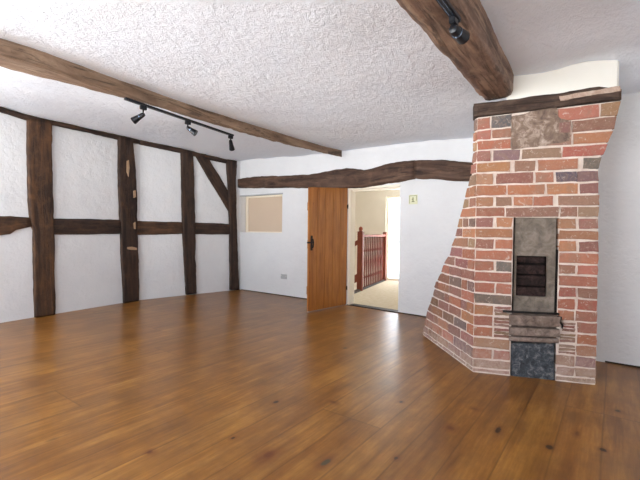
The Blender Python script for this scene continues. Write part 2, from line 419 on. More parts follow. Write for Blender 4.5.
HL = [(.5, 2.7, .25, 2.3)]
# floor
bm = bmesh.new()
prism(bm, [Vector(p) for p in ((-6.7, YB - .2, -.12), (XR + .2, YB - .2, -.12), (XR + .2, 4.8, -.12), (-.95, 4.8, -.12), (-.95, 5.48, -.12), (BC.x, BC.y + .07, -.12), (BB.x, BB.y + .07, -.12), (-6.7, 5.57, -.12))], Vector((0, 0, .12)))
struct(meshobj('floor', bm, M['floor'], origin=(0, 0, 0)), 'glossy honey brown pine floorboards')
# ceiling
bm = bmesh.new(); nx, ny = 95, 82; g = {}
for i in range(nx + 1):
    for j in range(ny + 1):
        x = -6.6 + i * .1; y = -2.5 + j * .1
        z = ceil_z(x, y) + noise.noise(Vector((x, y, 0)) * 2.5) * .008 + noise.noise(Vector((x, y, 3)) * 7) * .003
        if y > 3.86 and x > -.3: z -= .03
        g[i, j] = bm.verts.new((x, y, z))
for i in range(nx):
    for j in range(ny): bm.faces.new([g[i, j], g[i + 1, j], g[i + 1, j + 1], g[i, j + 1]])
ce = meshobj('ceiling', bm, M['ceil'], smooth=True, origin=(0, 0, 0))
ce.data.flip_normals() if ce.data.polygons[0].normal.z > 0 else None
struct(ce, 'low white ceiling in rough swirled plaster')
# roof slab over everything keeps daylight out of the void
bm = bmesh.new(); box(bm, (-7, YB - .4, 2.76), (XR + .4, 9.3, 2.9)); struct(meshobj('ceiling_upper_slab', bm, M['darktrim']))

def extent(pl): return (pl.B - pl.A).length
bm = wall_mesh(PL1, -.1, extent(PL1), 0, WT, HL); wl = meshobj('wall_left', bm, M['wall']); struct(wl, 'white plaster infill of the timber framed wall')
bm = wall_mesh(PL2, 0, extent(PL2) + .1, 0, WT); struct(meshobj('wall_left_far', bm, M['wall']), 'white plaster infill of the timber framed wall, far bays')
# back wall with the small window and the doorway
wu0, wz1 = PB1.uz(240.5, 194.6); wu1, wz0 = PB1.uz(282, 232.6)
wz1 = PB1.uz(262, 194.8)[1]; wz0 = PB1.uz(262, 232.6)[1]
bm = wall_mesh(PB1, -.14, extent(PB1), 0, WT, [(wu0, wu1, wz0, wz1)]); struct(meshobj('wall_back', bm, M['wall']), 'white back wall with the small blocked window')
du1, dz1 = PB2.uz(400, 183); dz1 = PB2.uz(374, 186)[1]
bm = wall_mesh(PB2, 0, extent(PB2) + 1.35, 0, WT, [(0.0, du1, 0, dz1)]); struct(meshobj('wall_doorway', bm, M['wall']), 'white wall around the doorway')
PR = Plane((XJ, YR), (XR, YR), (0, -1, 0))
bm = wall_mesh(PR, 0, XR - XJ + .1, 0, WT); struct(meshobj('wall_recess', bm, M['wall']), 'white wall to the right of the brick chimney')
PJ = Plane((XJ, YR), (XJ, 5.6), (-1, 0, 0))
bm = wall_mesh(PJ, -.0, 1.0, 0, WT, th=.1); struct(meshobj('wall_jog', bm, M['wall']))
# walls behind and to the right of the viewpoint, with the windows that light the room
PW = Plane((-6.6, YB), (XR, YB), (0, 1, 0)); PX = Plane((XR, YB - .1), (XR, YR + .1), (-1, 0, 0))
HW = [(1.0, 3.2, .25, 2.3), (3.9, 6.1, .25, 2.3)]; HX = [(.3, 2.1, .5, 2.2)]; HL = [(.5, 2.7, .25, 2.3)]
bm = wall_mesh(PW, -.1, XR + 6.7, 0, WT, HW); struct(meshobj('wall_front', bm, M['wall']))
bm = wall_mesh(PX, -.1, YR - YB + .2, 0, WT, HX); struct(meshobj('wall_right', bm, M['wall']))

wn = [1]
def window(pl, h, off=-.09, mull=2, portal=True):
    wn[0] += 1; u0, u1, z0, z1 = h; bm = bmesh.new(); n = pl.n; t = pl.t; Z = Vector((0, 0, 1))
    def bar(a, b, c, d): obox(bm, pl.at((a + b) / 2, (c + d) / 2, off), t * (b - a) / 2, n * .03, Z * (d - c) / 2, .004)
    f = .055
    bar(u0, u0 + f, z0, z1); bar(u1 - f, u1, z0, z1); bar(u0 + f, u1 - f, z0, z0 + f); bar(u0 + f, u1 - f, z1 - f, z1)
    for k in range(1, mull): c = u0 + (u1 - u0) * k / mull; bar(c - .025, c + .025, z0 + f, z1 - f)
    fr = struct(meshobj('window_%d' % wn[0], bm, M['white_paint']))
    bm = bmesh.new(); obox(bm, pl.at((u0 + u1) / 2, (z0 + z1) / 2, off), t * ((u1 - u0) / 2 - f), n * .003, Z * ((z1 - z0) / 2 - f))
    meshobj('glass_pane', bm, M['glass'], fr)
    if portal:
        ld = bpy.data.lights.new('window_portal', 'AREA'); ld.shape = 'RECTANGLE'; ld.size = u1 - u0; ld.size_y = z1 - z0; ld.cycles.is_portal = True
        lo = bpy.data.objects.new('window_portal', ld); C.objects.link(lo)
        lo.matrix_world = Matrix.Translation(pl.at((u0 + u1) / 2, (z0 + z1) / 2, off - .04)) @ (Matrix((t, Z, -n)).transposed().to_4x4() if t.cross(Z).dot(-n) > 0 else Matrix((-t, Z, -n)).transposed().to_4x4())
    return fr
for h in HW: window(PW, h)
for h in HX: window(PX, h)
for h in HL: window(PL1, h)

# small blocked window in the back wall
rd = .19
bm = bmesh.new(); Z = Vector((0, 0, 1))
def bar(bm, pl, a, b, c, d, o0, o1, bev=.003): obox(bm, pl.at((a + b) / 2, (c + d) / 2, (o0 + o1) / 2), pl.t * (b - a) / 2, pl.n * (o1 - o0) / 2, Z * (d - c) / 2, bev)
bar(bm, PB1, wu0 - .0, wu0 + .035, wz0, wz1, -rd, -rd + .03); bar(bm, PB1, wu1 - .035, wu1, wz0, wz1, -rd, -rd + .03)
bar(bm, PB1, wu0 + .035, wu1 - .035, wz0, wz0 + .02, -rd, -rd + .03); bar(bm, PB1, wu0 + .035, wu1 - .035, wz1 - .03, wz1, -rd, -rd + .03)
w1 = struct(meshobj('window_1', bm, M['white_paint']), 'small square window set in the back wall near the corner')
bm = bmesh.new(); bar(bm, PB1, wu0 + .0, wu1 - .0, wz0 + .0, wz1 - .0, -rd - .025, -rd + .0, 0); o = meshobj('window_blind', bm, M['blind'], w1); o['label'] = 'cream blind cloth'
bm = bmesh.new(); bar(bm, PB1, wu0 - .01, wu1 + .02, wz1 - .008, wz1 + .012, -.01, .014); meshobj('head_trim', bm, M['socket'], w1)

# dark strips standing in for the shadow gap at the wall foot
def shadow_strip(n, pl, a, b, h=.014):
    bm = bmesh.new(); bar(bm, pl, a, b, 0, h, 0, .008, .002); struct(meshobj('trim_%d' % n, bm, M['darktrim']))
shadow_strip(1, PB1, .05, extent(PB1) - .03); shadow_strip(2, PB2, du1, extent(PB2) + .5); shadow_strip(3, PR, .95, XR - XJ, .016)

# door lining + threshold
bm = bmesh.new()
cu0, cz = PB2.uz(348.5, 200); cu1, _ = PB2.uz(352, 200)
bar(bm, PB2, 0.0, .045, 0, dz1, -.14, .004)
bar(bm, PB2, .045, du1, dz1 - .035, dz1, -.14, .006)
bar(bm, PB2, .045, du1, dz1 - .06, dz1 - .035, -.10, -.06)
df = struct(meshobj('trim_4', bm, M['white_paint']), 'cream painted door lining')
bm = bmesh.new(); bar(bm, PB2, 0, du1, -.005, .012, -.14, .012); struct(meshobj('trim_5', bm, M['darktrim']), 'dark wooden threshold')
bm = bmesh.new(); a, b = PB2.uz(399.5, 241); bar(bm, PB2, du1 - .006, du1 + .001, b - .045, b + .04, -.06, .004, .001)
meshobj('strike_plate', bm, M['iron'], df)

# open plank door
hinge = Vector((BB.x - .005, BB.y - .01, 0)); free = level(308, 312.5)
PD = Plane((hinge.x, hinge.y), (free.x, free.y), (1, 0, 0)); dw = (free - hinge).length; dh = PD.uz(347, 188)[1]; dhf = PD.uz(308, 187)[1]
root = empty('door_1', PD.at(0, 0)); struct(root, 'open honey pine plank door with black latch')
nb = 5; cuts = [0, .2, .4, .6, .8, 1.0]
for i in range(nb):
    a, b = dw * cuts[i], dw * cuts[i + 1]; bm = bmesh.new()
    zt = lambda u: dh + (dhf - dh) * u / dw
    P = [PD.at(a + .001, .012, -.03), PD.at(b - .001, .012, -.03), PD.at(b - .001, .012, 0), PD.at(a + .001, .012, 0),
         PD.at(a + .001, zt(a), -.03), PD.at(b - .001, zt(b), -.03), PD.at(b - .001, zt(b), 0), PD.at(a + .001, zt(a), 0)]
    quadbox(bm, P); bmesh.ops.bevel(bm, geom=bm.edges[:], offset=.003, segments=2, affect='EDGES')
    meshobj('door_board', bm, M['door'], root)
for z in (.32, 1.0, 1.56):
    bm = bmesh.new(); bar(bm, PD, .03, dw - .015 if z != 1.0 else dw - .02, z - .06, z + .06, -.055, -.03); meshobj('ledge', bm, M['door'], root)
lu, lz = PD.uz(311.5, 243)
bm = bmesh.new(); bar(bm, PD, lu - .022, lu + .022, lz - .11, lz + .11, 0, .006)
hb = meshobj('latch_plate', bm, M['iron'], root)
bm = bmesh.new(); tube(bm, [PD.at(lu, lz - .08, .004), PD.at(lu, lz - .06, .035), PD.at(lu, lz, .045), PD.at(lu, lz + .05, .035), PD.at(lu, lz + .07, .004)], .008, 8); meshobj('pull_handle', bm, M['iron'], hb, smooth=True)
bm = bmesh.new(); bar(bm, PD, lu - .02, dw + .045, lz - .005, lz + .018, .006, .016); meshobj('latch_bar', bm, M['iron'], hb)
for z in (.28, 1.60):
    bm = bmesh.new(); tube(bm, [PD.at(-.004, z - .035, .004), PD.at(-.004, z + .035, .004)], .005, 8); bar(bm, PD, 0, .02, z - .03, z + .03, 0, .004, .001); meshobj('hinge', bm, M['iron'], root)

# ------------------------------------------------------------------ the hall beyond
HX0, HX1, HY1 = -6.2, -1.0, 8.95
bal0 = level(352, 294); bal1 = level(383.5, 281)
bd = (bal1 - bal0).normalized(); bs = bal0 - bd * .75; be = bal1 + bd * .18
bm = bmesh.new(); y0 = BB.y + .13
k0 = bs + bd * ((y0 - bs.y) / bd.y)
prism(bm, [Vector((k0.x, y0, -.1)), Vector((HX1, y0 - .06, -.1)), Vector((HX1, HY1, -.1)), Vector((be.x, HY1, -.1))], Vector((0, 0, .1)))
struct(meshobj('floor_hall', bm, M['carpet'], origin=(0, 0, 0)), 'cream carpet on the landing')
bm = bmesh.new(); prism(bm, [Vector((HX0, y0, -1.6)), Vector((HX1, y0, -1.6)), Vector((HX1, HY1, -1.6)), Vector((HX0, HY1, -1.6))], Vector((0, 0, .1)))
struct(meshobj('floor_stairwell', bm, M['carpet'], origin=(0, 0, 0)))
bm = bmesh.new(); box(bm, (HX0, y0, 2.32), (HX1, HY1, 2.42)); struct(meshobj('ceiling_hall', bm, M['head']))
PH = Plane((HX0, HY1), (HX1, HY1), (0, -1, 0))
hu = PH.uz(385.5, 240)[0]
hw = (hu, hu + 1.75, .0, 2.08)
bm = wall_mesh(PH, -.1, HX1 - HX0 + .1, -1.6, WT, [hw]); struct(meshobj('wall_hall_far', bm, M['cream']), 'cream wall beyond the stair balustrade')
bm = wall_mesh(Plane((HX0, y0 - .1), (HX0, HY1), (1, 0, 0)), 0, HY1 - y0 + .2, -1.6, WT); struct(meshobj('wall_hall_left', bm, M['cream']))
bm = wall_mesh(Plane((HX1, y0 - .1), (HX1, HY1), (-1, 0, 0)), 0, HY1 - y0 + .2, -.1, WT); struct(meshobj('wall_hall_right', bm, M['head']))
bm = wall_mesh(Plane((HX0, y0 + .02), (HX1, y0 + .02), (0, 1, 0)), 0, HX1 - HX0, -1.6, -.1); struct(meshobj('wall_stairwell', bm, M['cream']))
wf = window(PH, hw, off=-.07, mull=1); wf['label'] = 'tall bright glazed opening at the far end of the landing'

# stair balustrade
root = empty('stair_balustrade', level(360, 291)); tag(root, 'red-brown wooden stair balustrade with newel on the landing seen through the doorway', 'balustrade')
PBL = Plane(v2(bal0), v2(bal1), (1, 0, 0)); L = (bal1 - bal0).length
nu = PBL.uz(360, 290)[0]; hz = PBL.uz(374, 234.5)[1]
bm = bmesh.new(); bar(bm, PBL, nu - .055, nu + .055, 0, 1.18, -.055, .055, .008)
for (za, zb, w) in ((1.18, 1.195, .065), (1.195, 1.21, .04)): bar(bm, PBL, nu - w, nu + w, za, zb, -w, w, .004)
tube(bm, [PBL.at(nu, z) for z in (1.205, 1.22, 1.25, 1.28, 1.3)], .03, 12, [.02, .036, .042, .034, .008])
meshobj('newel_post', bm, M['stair'], root)
bm = bmesh.new(); bar(bm, PBL, nu + .05, L + .1, hz - .05, hz, -.035, .035, .01); meshobj('handrail', bm, M['stair'], root)
bm = bmesh.new(); bar(bm, PBL, -.25, L + .15, -.02, .035, -.05, .03, .004); meshobj('base_rail', bm, M['darktrim'], root)
k = nu + .16
while k < L - .02:
    bm = bmesh.new(); prof = [(.035, .016), (.2, .016), (.24, .022), (.3, .014), (.55, .019), (.75, .014), (.8, .022), (.84, .016), (hz - .05, .016)]
    tube(bm, [PBL.at(k, z) for z, r in prof], .016, 8, [r for z, r in prof]); meshobj('baluster', bm, M['stair2'], root, smooth=True); k += .135
bm = bmesh.new(); bar(bm, PBL, L + .02, L + .1, 0, hz + .06, -.04, .04, .006); meshobj('end_post', bm, M['stair'], root)
# raking handrail and string going down the stairs to the left
bm = bmesh.new(); q = PBL.at(nu - .04, 1.08); dn = (-PBL.n * 1.0 + Vector((0, 0, -.62))).normalized()
for (za, w) in ((1.02, .04), (.30, .07)):
    s = PBL.at(nu, za); e = s + dn * 1.3; t_ = PBL.t
    obox(bm, (s + e) / 2, (e - s) / 2, t_ * .03, (e - s).cross(t_).normalized() * w, .006)
meshobj('stair_rail', bm, M['stair'], root)

# ------------------------------------------------------------------ wall timbers
def wall_timber(name, pairs, pl, mat, proud=.035, depth=.12, **k):
    secs = []
    for (a, b) in pairs:
        P = pl(a) if callable(pl) else pl; Q = pl(b) if callable(pl) else pl
        secs.append((P.hit(*a, proud), Q.hit(*b, proud), -P.n * depth))
    return meshobj(name, timber(secs, **k), M[mat], smooth=True)
lp = lambda p: PL1 if p[0] < 139.5 else PL2
def rail_plane(p): return lp(p)
G = 'dark timbers of the framed wall'
def T(name, label, cat, *a, **k): return tag(wall_timber(name, *a, **k), label, cat, G)
T('wall_post', 'thick dark oak post, leftmost upright of the framed white wall', 'timber post', [((28, 118), (52.3, 121)), ((28.5, 160), (53, 165)), ((29.5, 200), (54, 205)), ((31, 222), (55, 222)), ((33.8, 230), (55, 235)), ((34.5, 270), (55.5, 275)), ((36, 318.5), (56.5, 315))], PL1, 'oak_red', seed=1, proud=.05)
p2 = T('wall_post', 'dark oak post with pale scars, second upright from the left', 'timber post', [((119.3, 136), (133.5, 139)), ((119.3, 160), (135.5, 162)), ((119.5, 186), (137, 182)), ((121.3, 224), (138, 224)), ((122.5, 261), (139, 261)), ((125, 304), (140, 302))], PL1, 'oak', seed=2, proud=.05)
T('wall_post', 'narrow dark oak post between the third and fourth white bays', 'timber post', [((181.5, 149), (193.3, 152)), ((182, 185), (195, 185)), ((182.7, 220), (195.7, 220)), ((184.5, 260), (196.2, 260)), ((186.7, 294.8), (197, 293.5))], PL2, 'oak', seed=3, proud=.05)
T('wall_post', 'dark corner post where the framed wall meets the back wall', 'timber post', [((226.8, 158.5), (237.5, 161)), ((228.5, 182), (236.5, 182)), ((230, 220), (237.2, 220)), ((230.5, 255), (238.3, 255)), ((230.7, 290), (239.6, 289.8))], PL2, 'oak', seed=4, proud=.055)
T('wall_brace', 'diagonal dark oak brace in the far bay beside the corner post', 'timber brace', [((194, 152.5), (206, 154)), ((209, 178.5), (219.5, 175)), ((229.5, 212), (233, 199))], PL2, 'oak', seed=5)
# the top plate follows the ceiling line
pts = [(-40, 96, 101), (0, 106, 111), (28, 114.5, 120), (70, 124, 128.3), (118, 134.5, 139.3), (140, 139.5, 144)]
T('wall_plate', 'thin dark timber plate under the ceiling along the nearer framed wall', 'timber plate', [((x, a), (x, b)) for x, a, b in pts], PL1, 'oak', seed=6, proud=.045)
pts = [(139.6, 139.5, 144), (182, 148, 153), (205, 154, 158.5), (230, 159.8, 164)]
T('wall_plate', 'thin dark timber plate under the ceiling between brace and corner post', 'timber plate', [((x, a), (x, b)) for x, a, b in pts], PL2, 'oak', seed=7, proud=.045)
T('wall_rail', 'dark middle rail at the far left with a ragged lower edge', 'timber rail', [((-30, 215), (-30, 237)), ((0, 216), (0, 235)), ((11, 216.2), (11, 234)), ((17, 216.5), (17, 230)), ((25, 217), (25, 228.5)), ((33, 217), (33, 226.5))], PL1, 'oak_red', seed=8, proud=.04)
T('wall_rail', 'dark middle rail joining the first and second posts', 'timber rail', [((53, 218.3), (53, 234.5)), ((85, 219), (85, 234.5)), ((121.5, 220), (121.5, 234))], PL1, 'oak', seed=9)
T('wall_rail', 'reddish brown middle rail between the second and third posts', 'timber rail', [((136.5, 221), (136.5, 235)), ((160, 221.6), (160, 234.5)), ((184, 222), (184, 234))], PL2, 'oak_red', seed=10)
T('wall_rail', 'short dark middle rail meeting the corner post', 'timber rail', [((194.5, 222.3), (194.5, 234.2)), ((212, 223.2), (212, 234.3)), ((231.5, 224), (231.5, 234.5))], PL2, 'oak', seed=11)
# pale scars on the second post
for pts in ([(126.5, 161), (128.6, 160), (129.4, 168), (128.2, 177), (126.3, 172)], [(133, 191), (135.3, 190), (135.8, 197), (133.4, 198)], [(133.2, 223), (135.3, 222), (135.5, 229), (133.8, 229)], [(127, 247), (132, 246.6), (137, 248), (136.6, 250), (131, 249.8), (127, 249)]):
    bm = bmesh.new(); prism(bm, [PL1.hit(x, y, .049) for x, y in pts], PL1.n * .011); bmesh.ops.bevel(bm, geom=bm.edges[:], offset=.003, segments=1, affect='EDGES')
    o = meshobj('bare_patch', bm, M['scar'], p2); o['label'] = 'pale bare wood scar'

# curved beam over the doorway
up = [(237, 178.5), (246, 177.3), (269, 176), (290, 175.6), (308, 174.3), (324, 171), (338, 168.8), (351, 168), (363, 170), (374, 167), (386, 163.5), (400, 161), (413.6, 159.5)]
lo = [(237, 187.6), (246, 188), (269, 187.8), (290, 187.6), (308, 188.2), (324, 188.6), (338, 189), (351, 188.4), (363, 187.3), (374, 185.5), (386, 183.4), (400, 181), (413.6, 179)]
pb = lambda p: PB1 if p[0] < 347 else PB2
tag(wall_timber('wall_beam', list(zip(up, lo)), pb, 'bress', proud=.06, depth=.12, seed=12, amp=.01, ch=.03), 'long curved brown oak beam on the back wall above the doorway', 'wall beam')
up = [(414.2, 159.8), (428, 159.6), (441, 159.6), (458, 161), (476, 162.3), (508, 163.6)]; lo = [(414.2, 178), (428, 178.8), (441, 179.8), (458, 180.6), (476, 180.2), (508, 181)]
tag(wall_timber('wall_beam', list(zip(up, lo)), PB2, 'bress', proud=.06, depth=.12, seed=13, amp=.009, ch=.03), 'shorter brown oak beam on the back wall running behind the brick chimney', 'wall beam')

# ------------------------------------------------------------------ ceiling beams
def cbeam(name, tops, bots, zb, mat, width=None, ext=1.0, **k):
    """tops: sight lines on the upper right arris at the ceiling; bots: lower left arris"""
    secs = []
    R = []; Lf = []
    for (x, y) in tops:
        z = 2.53
        for _ in range(4): p = level(x, y, z); z = ceil_z(p.x, p.y)
        R.append(p)
    for i, (x, y) in enumerate(bots):
        Lf.append(level(x, y, zb) - Vector((k.get('grow', .02), 0, 0)))
    def atY(arr, Y):
        for i in range(len(arr) - 1):
            if Y <= arr[i + 1].y or i == len(arr) - 2:
                a, b = arr[i], arr[i + 1]; return a.lerp(b, (Y - a.y) / (b.y - a.y))
    return R, Lf, atY
# long left beam
R, Lf, atY = cbeam('x', [(0, 38), (40, 50), (100, 73), (150, 91), (200, 108), (250, 124), (300, 139.5), (338, 150)], [(0, 66), (40, 76), (100, 92), (150, 105), (200, 120), (250, 134), (300, 147.5), (330, 154)], 2.40, 'x', grow=.035)
secs = []; Y = -2.38
while True:
    r = atY(R, max(Y, .95)); l = atY(Lf, max(Y, 1.0)); cz = ceil_z(r.x, Y)
    zz = 2.40
    secs.append((Vector((l.x, Y, zz)), Vector((r.x, Y, zz + .005)), Vector((0, 0, .17))))
    if Y >= 5.44: break
    Y = min(Y + .3, 5.44)
tag(meshobj('ceiling_beam', timber(secs, ch=.025, amp=.009, seed=21, endround=.04), M['ceilbeam'], smooth=True), 'long pale brown ceiling beam crossing above the framed wall to the back wall', 'ceiling beam')
# big right beam
ZB2 = 2.315
R, Lf, atY = cbeam('x', [(480, 0), (490, 21), (500, 44), (509, 62), (516, 80)], [(398, 0), (420, 25), (440, 48), (462, 73), (485, 99)], ZB2, 'x', grow=.036)
secs = []; Y = -2.38
while True:
    r = atY(R, max(Y, 2.45)); l = atY(Lf, max(Y, 1.85))
    secs.append((Vector((l.x, Y, ZB2)), Vector((r.x - .0, Y, ZB2 + .01)), Vector((.0, 0, .29))))
    if Y >= 3.60: break
    Y = min(Y + .3, 3.60)
tag(meshobj('ceiling_beam', timber(secs, ch=.05, amp=.006, seed=22), M['ceilbeam2'], smooth=True), 'thick mottled brown ceiling beam ending on the brick chimney', 'ceiling beam')

# ------------------------------------------------------------------ track lights
def lamp(root, top, aim, stem=.06, ln=.12, r0=.022, r1=.034, glint=False):
    h = meshobj('lamp_adapter', (lambda b: (obox(b, top + Vector((0, 0, -.018)), Vector((.016, 0, 0)), Vector((0, .03, 0)), Vector((0, 0, .018)), .004), b)[1])(bmesh.new()), M['black'], root)
    j = top + Vector((0, 0, -.036 - stem)); bm = bmesh.new(); tube(bm, [top + Vector((0, 0, -.03)), top + Vector((0, 0, -.036 - stem * .6)), j], .007, 8); sub('lamp_stem', bm, M['black'], h, smooth=True)
    a = aim.normalized(); bm = bmesh.new()
    tube(bm, [j - a * .015, j - a * .01, j + a * .01, j + a * .04, j + a * (ln - .005), j + a * ln, j + a * (ln - .01), j + a * (ln - .02)], 0, 18, [.006, r0 * .8, r0, r0 * 1.08, r1, r1 * .98, r1 * .8, .004])
    sub('lamp_shade', bm, M['black'], h, smooth=True, angle=40)
    bm = bmesh.new(); tube(bm, [j + a * .036, j + a * .042], r0 * 1.16, 18); sub('shade_ring', bm, M['chrome'], h, smooth=True, angle=40)
Rm = R0
a = level(125, 98.5, 2.378); b = level(233, 135.6, 2.362)
root = empty('track_light', (a + b) / 2); tag(root, 'black track light with three spots under the long left ceiling beam', 'track light')
bm = bmesh.new(); d = (b - a); obox(bm, (a + b) / 2, d / 2, d.cross(Z).normalized() * .017, Vector((0, 0, .011)), .003); meshobj('rail', bm, M['black'], root)
def on(x): 
    best = min((abs(project(a.lerp(b, k / 200))[0] - x), k) for k in range(201)); return a.lerp(b, best[1] / 200) - Vector((0, 0, .011))
lamp(root, on(143), -Rm * .85 + Vector((0, 0, -.55)), .045, .115)
lamp(root, on(188), Rm * .75 + Vector((0, 0, -.5)) , .035, .105)
lamp(root, on(230.5), FW * .75 + Vector((0, 0, -.75)), .03, .12)
b = level(457.5, 21, 2.312); a = b - Vector((0, 1.3, 0)); a.x = b.x
root = empty('track_light', (a + b) / 2); tag(root, 'black track light with spots under the thick right beam at the top edge', 'track light')
bm = bmesh.new(); d = (b - a); obox(bm, (a + b) / 2, d / 2, d.cross(Z).normalized() * .02, Vector((0, 0, .012)), .003); meshobj('rail', bm, M['black'], root)
bm = bmesh.new(); 
for s in (-1, 1): obox(bm, (a + b) / 2 + Vector((s * .009, 0, -.0125)), d / 2 * .99, Vector((.0015, 0, 0)), Vector((0, 0, .001)))
meshobj('rail_highlight', bm, M['chrome'], root)  # bluish strips put in as highlights along the rail
lamp(root, b - Vector((0, .06, .012)), Vector((.08, .8, .02)) , .02, .125, .026, .036)
lamp(root, b - Vector((0, .75, .012)), Vector((.35, .6, -.35)), .03, .125, .026, .036)

# ------------------------------------------------------------------ wall fittings
su, sz = PB1.uz(284, 276.6); root = empty('wall_socket', PB1.at(su, sz - .045)); tag(root, 'grey double wall socket low on the back wall beside the open door', 'socket')
bm = bmesh.new(); bar(bm, PB1, su - .073, su + .073, sz - .043, sz + .043, 0, .012, .004); meshobj('socket_plate', bm, M['socket'], root)
for s in (-1, 1):
    bm = bmesh.new(); c = su + s * .036
    bar(bm, PB1, c - .004, c + .004, sz + .004, sz + .015, .012, .0135, 0); bar(bm, PB1, c - .014, c - .007, sz - .014, sz - .009, .012, .0135, 0); bar(bm, PB1, c + .007, c + .014, sz - .014, sz - .009, .012, .0135, 0)
    meshobj('socket_holes', bm, M['socket'], root)
    bm = bmesh.new(); bar(bm, PB1, c - .006 + s * .024, c + .006 + s * .024, sz + .006, sz + .026, .012, .017, .002); meshobj('rocker_switch', bm, M['head'], root)
su, sz = PB2.uz(413.2, 199.5); root = empty('wall_sign', PB2.at(su, sz - .07)); tag(root, 'small square pale yellow sign on the white wall right of the doorway', 'sign')
bm = bmesh.new(); bar(bm, PB2, su - .068, su + .068, sz - .068, sz + .068, 0, .006, .002); sp = meshobj('sign_plate', bm, M['sign'], root)
bm = bmesh.new(); e = .056
bar(bm, PB2, su - e, su + e, sz + e - .006, sz + e, .006, .0072, 0); bar(bm, PB2, su - e, su - e + .005, sz - e, sz + e, .006, .0072, 0); bar(bm, PB2, su + e - .006, su + e, sz - e * .4, sz + e, .006, .0072, 0)
bar(bm, PB2, su - .007, su + .007, sz - .03, sz + .03, .006, .0072, 0); bar(bm, PB2, su - .022, su + .026, sz - .036, sz - .028, .006, .0072, 0)
bar(bm, PB2, su - .02, su - .006, sz + .0, sz + .008, .006, .0072, 0)
meshobj('sign_print', bm, M['signink'], root)

# ------------------------------------------------------------------ brick chimney
chim = empty('brick_chimney', Vector((-.6, 4.0, 0)))
tag(chim, 'tall angled red brick chimney breast with narrow blocked fireplace', 'chimney')
LY = [118, 131, 141, 151, 162.5, 173.5, 185.3, 196.5, 207, 217, 227.5, 238, 249, 260, 270.8, 281.7, 293, 303.5, 314.6, 325.4, 336.3, 347.3, 358.3, 367.5, 373]
RYX = [(618, 101), (616, 116), (608, 130.5), (606, 143.3)] + [(598, y) for y in (156.4, 169.5, 182, 194.5, 206, 218, 230, 241, 253, 265, 276, 288, 299.5, 312, 323, 335, 346, 357.7, 369, 379, 385.5)]
lines = []
for k in range(25):
    (ua, za) = PF.uz(475, LY[k]); (ub, zb) = PF.uz(*RYX[k])
    if k == 24: za = zb = 0.0
    lines.append((za - (zb - za) / (ub - ua) * ua, (zb - za) / (ub - ua)))
zline = lambda k, u: lines[k][0] + lines[k][1] * u
pxu = lambda px, k: PF.uz(px, (LY[k] + LY[min(k + 1, 24)]) / 2)[0]
COL = {'o': (200, 126, 94), 'r': (190, 112, 90), 'p': (160, 106, 94), 'b': (178, 136, 104), 'g': (128, 110, 102), 'd': (92, 84, 88), 'k': (88, 84, 94), 'x': (168, 128, 112), 'c': (204, 134, 98), 'm': (156, 112, 92)}
rows = [
 [(475, 490, 'r'), (491.5, 511, 'd'), (558, 598, 'r'), (600, 618.5, 'b')],
 [(475, 490.5, 'r'), (492, 511, 'p'), (558, 570, 'm'), (572, 614.5, 'p')],
 [(475, 510.5, 'o'), (512.7, 530.5, 'p'), (532.5, 571, 'b'), (573, 609, 'o')],
 [(475, 490, 'p'), (493, 519.5, 'g'), (521.5, 561, 'm'), (562.5, 606, 'r')],
 [(475, 510.5, 'o'), (514, 535, 'p'), (538, 577.5, 'o'), (582.5, 598.5, 'g')],
 [(475, 493, 'b'), (496, 533, 'p'), (535, 553.5, 'r'), (556, 577, 'k'), (577, 598.5, 'g')],
 [(475, 506, 'r'), (508, 544.5, 'o'), (547, 577, 'o'), (579.5, 598.5, 'p')],
 [(475, 493.5, 'c'), (495.5, 511.5, 'm'), (514, 532, 'c'), (533.5, 553, 'o'), (558.5, 598.5, 'b')],
 [(475, 504, 'r'), (506, 559, 'm'), (560, 577, 'p'), (578.5, 598.5, 'b')],
 [(475, 493, 'p'), (496.5, 512, 'c'), (559, 576, 'c'), (579, 598, 'p')],
 [(475, 512, 'o'), (559, 598, 'o')],
 [(475, 493.5, 'p'), (495.5, 512, 'o'), (559, 576, 'c'), (579, 598, 'p')],
 [(475, 512, 'c'), (559, 598, 'o')],
 [(475, 494, 'r'), (496, 511.5, 'g'), (559, 575.5, 'p'), (577.5, 597.5, 'r')],
 [(475, 511.5, 'r'), (559, 597.5, 'r')],
 [(475, 494, 'r'), (496, 511, 'r'), (559, 575.5, 'r'), (578, 597.5, 'm')],
 [(475, 511, 'g'), (558, 575, 'r'), (577.5, 597, 'r')],
 [(475, 493, 'c'), (494.5, 511, 'T'), (558, 574, 'o'), (575.5, 597, 'o')],
 [(475, 492.5, 'r'), (494, 509, 'T'), (562, 575, 'T'), (577.5, 597, 'r')],
 [(475, 492, 'r'), (494, 509, 'T'), (560, 575, 'T'), (577, 596.5, 'r')],
 [(475, 509.5, 'b'), (559, 575, 'T'), (576.5, 596.5, 'o')],
 [(475, 491.5, 'r'), (493.5, 509.5, 'r'), (556, 574, 'x'), (576, 596, 'x')],
 [(475, 509.5, 'x'), (556, 574, 'x'), (575, 596, 'x')],
 [(475, 509.5, 'x'), (556, 596, 'x')]]
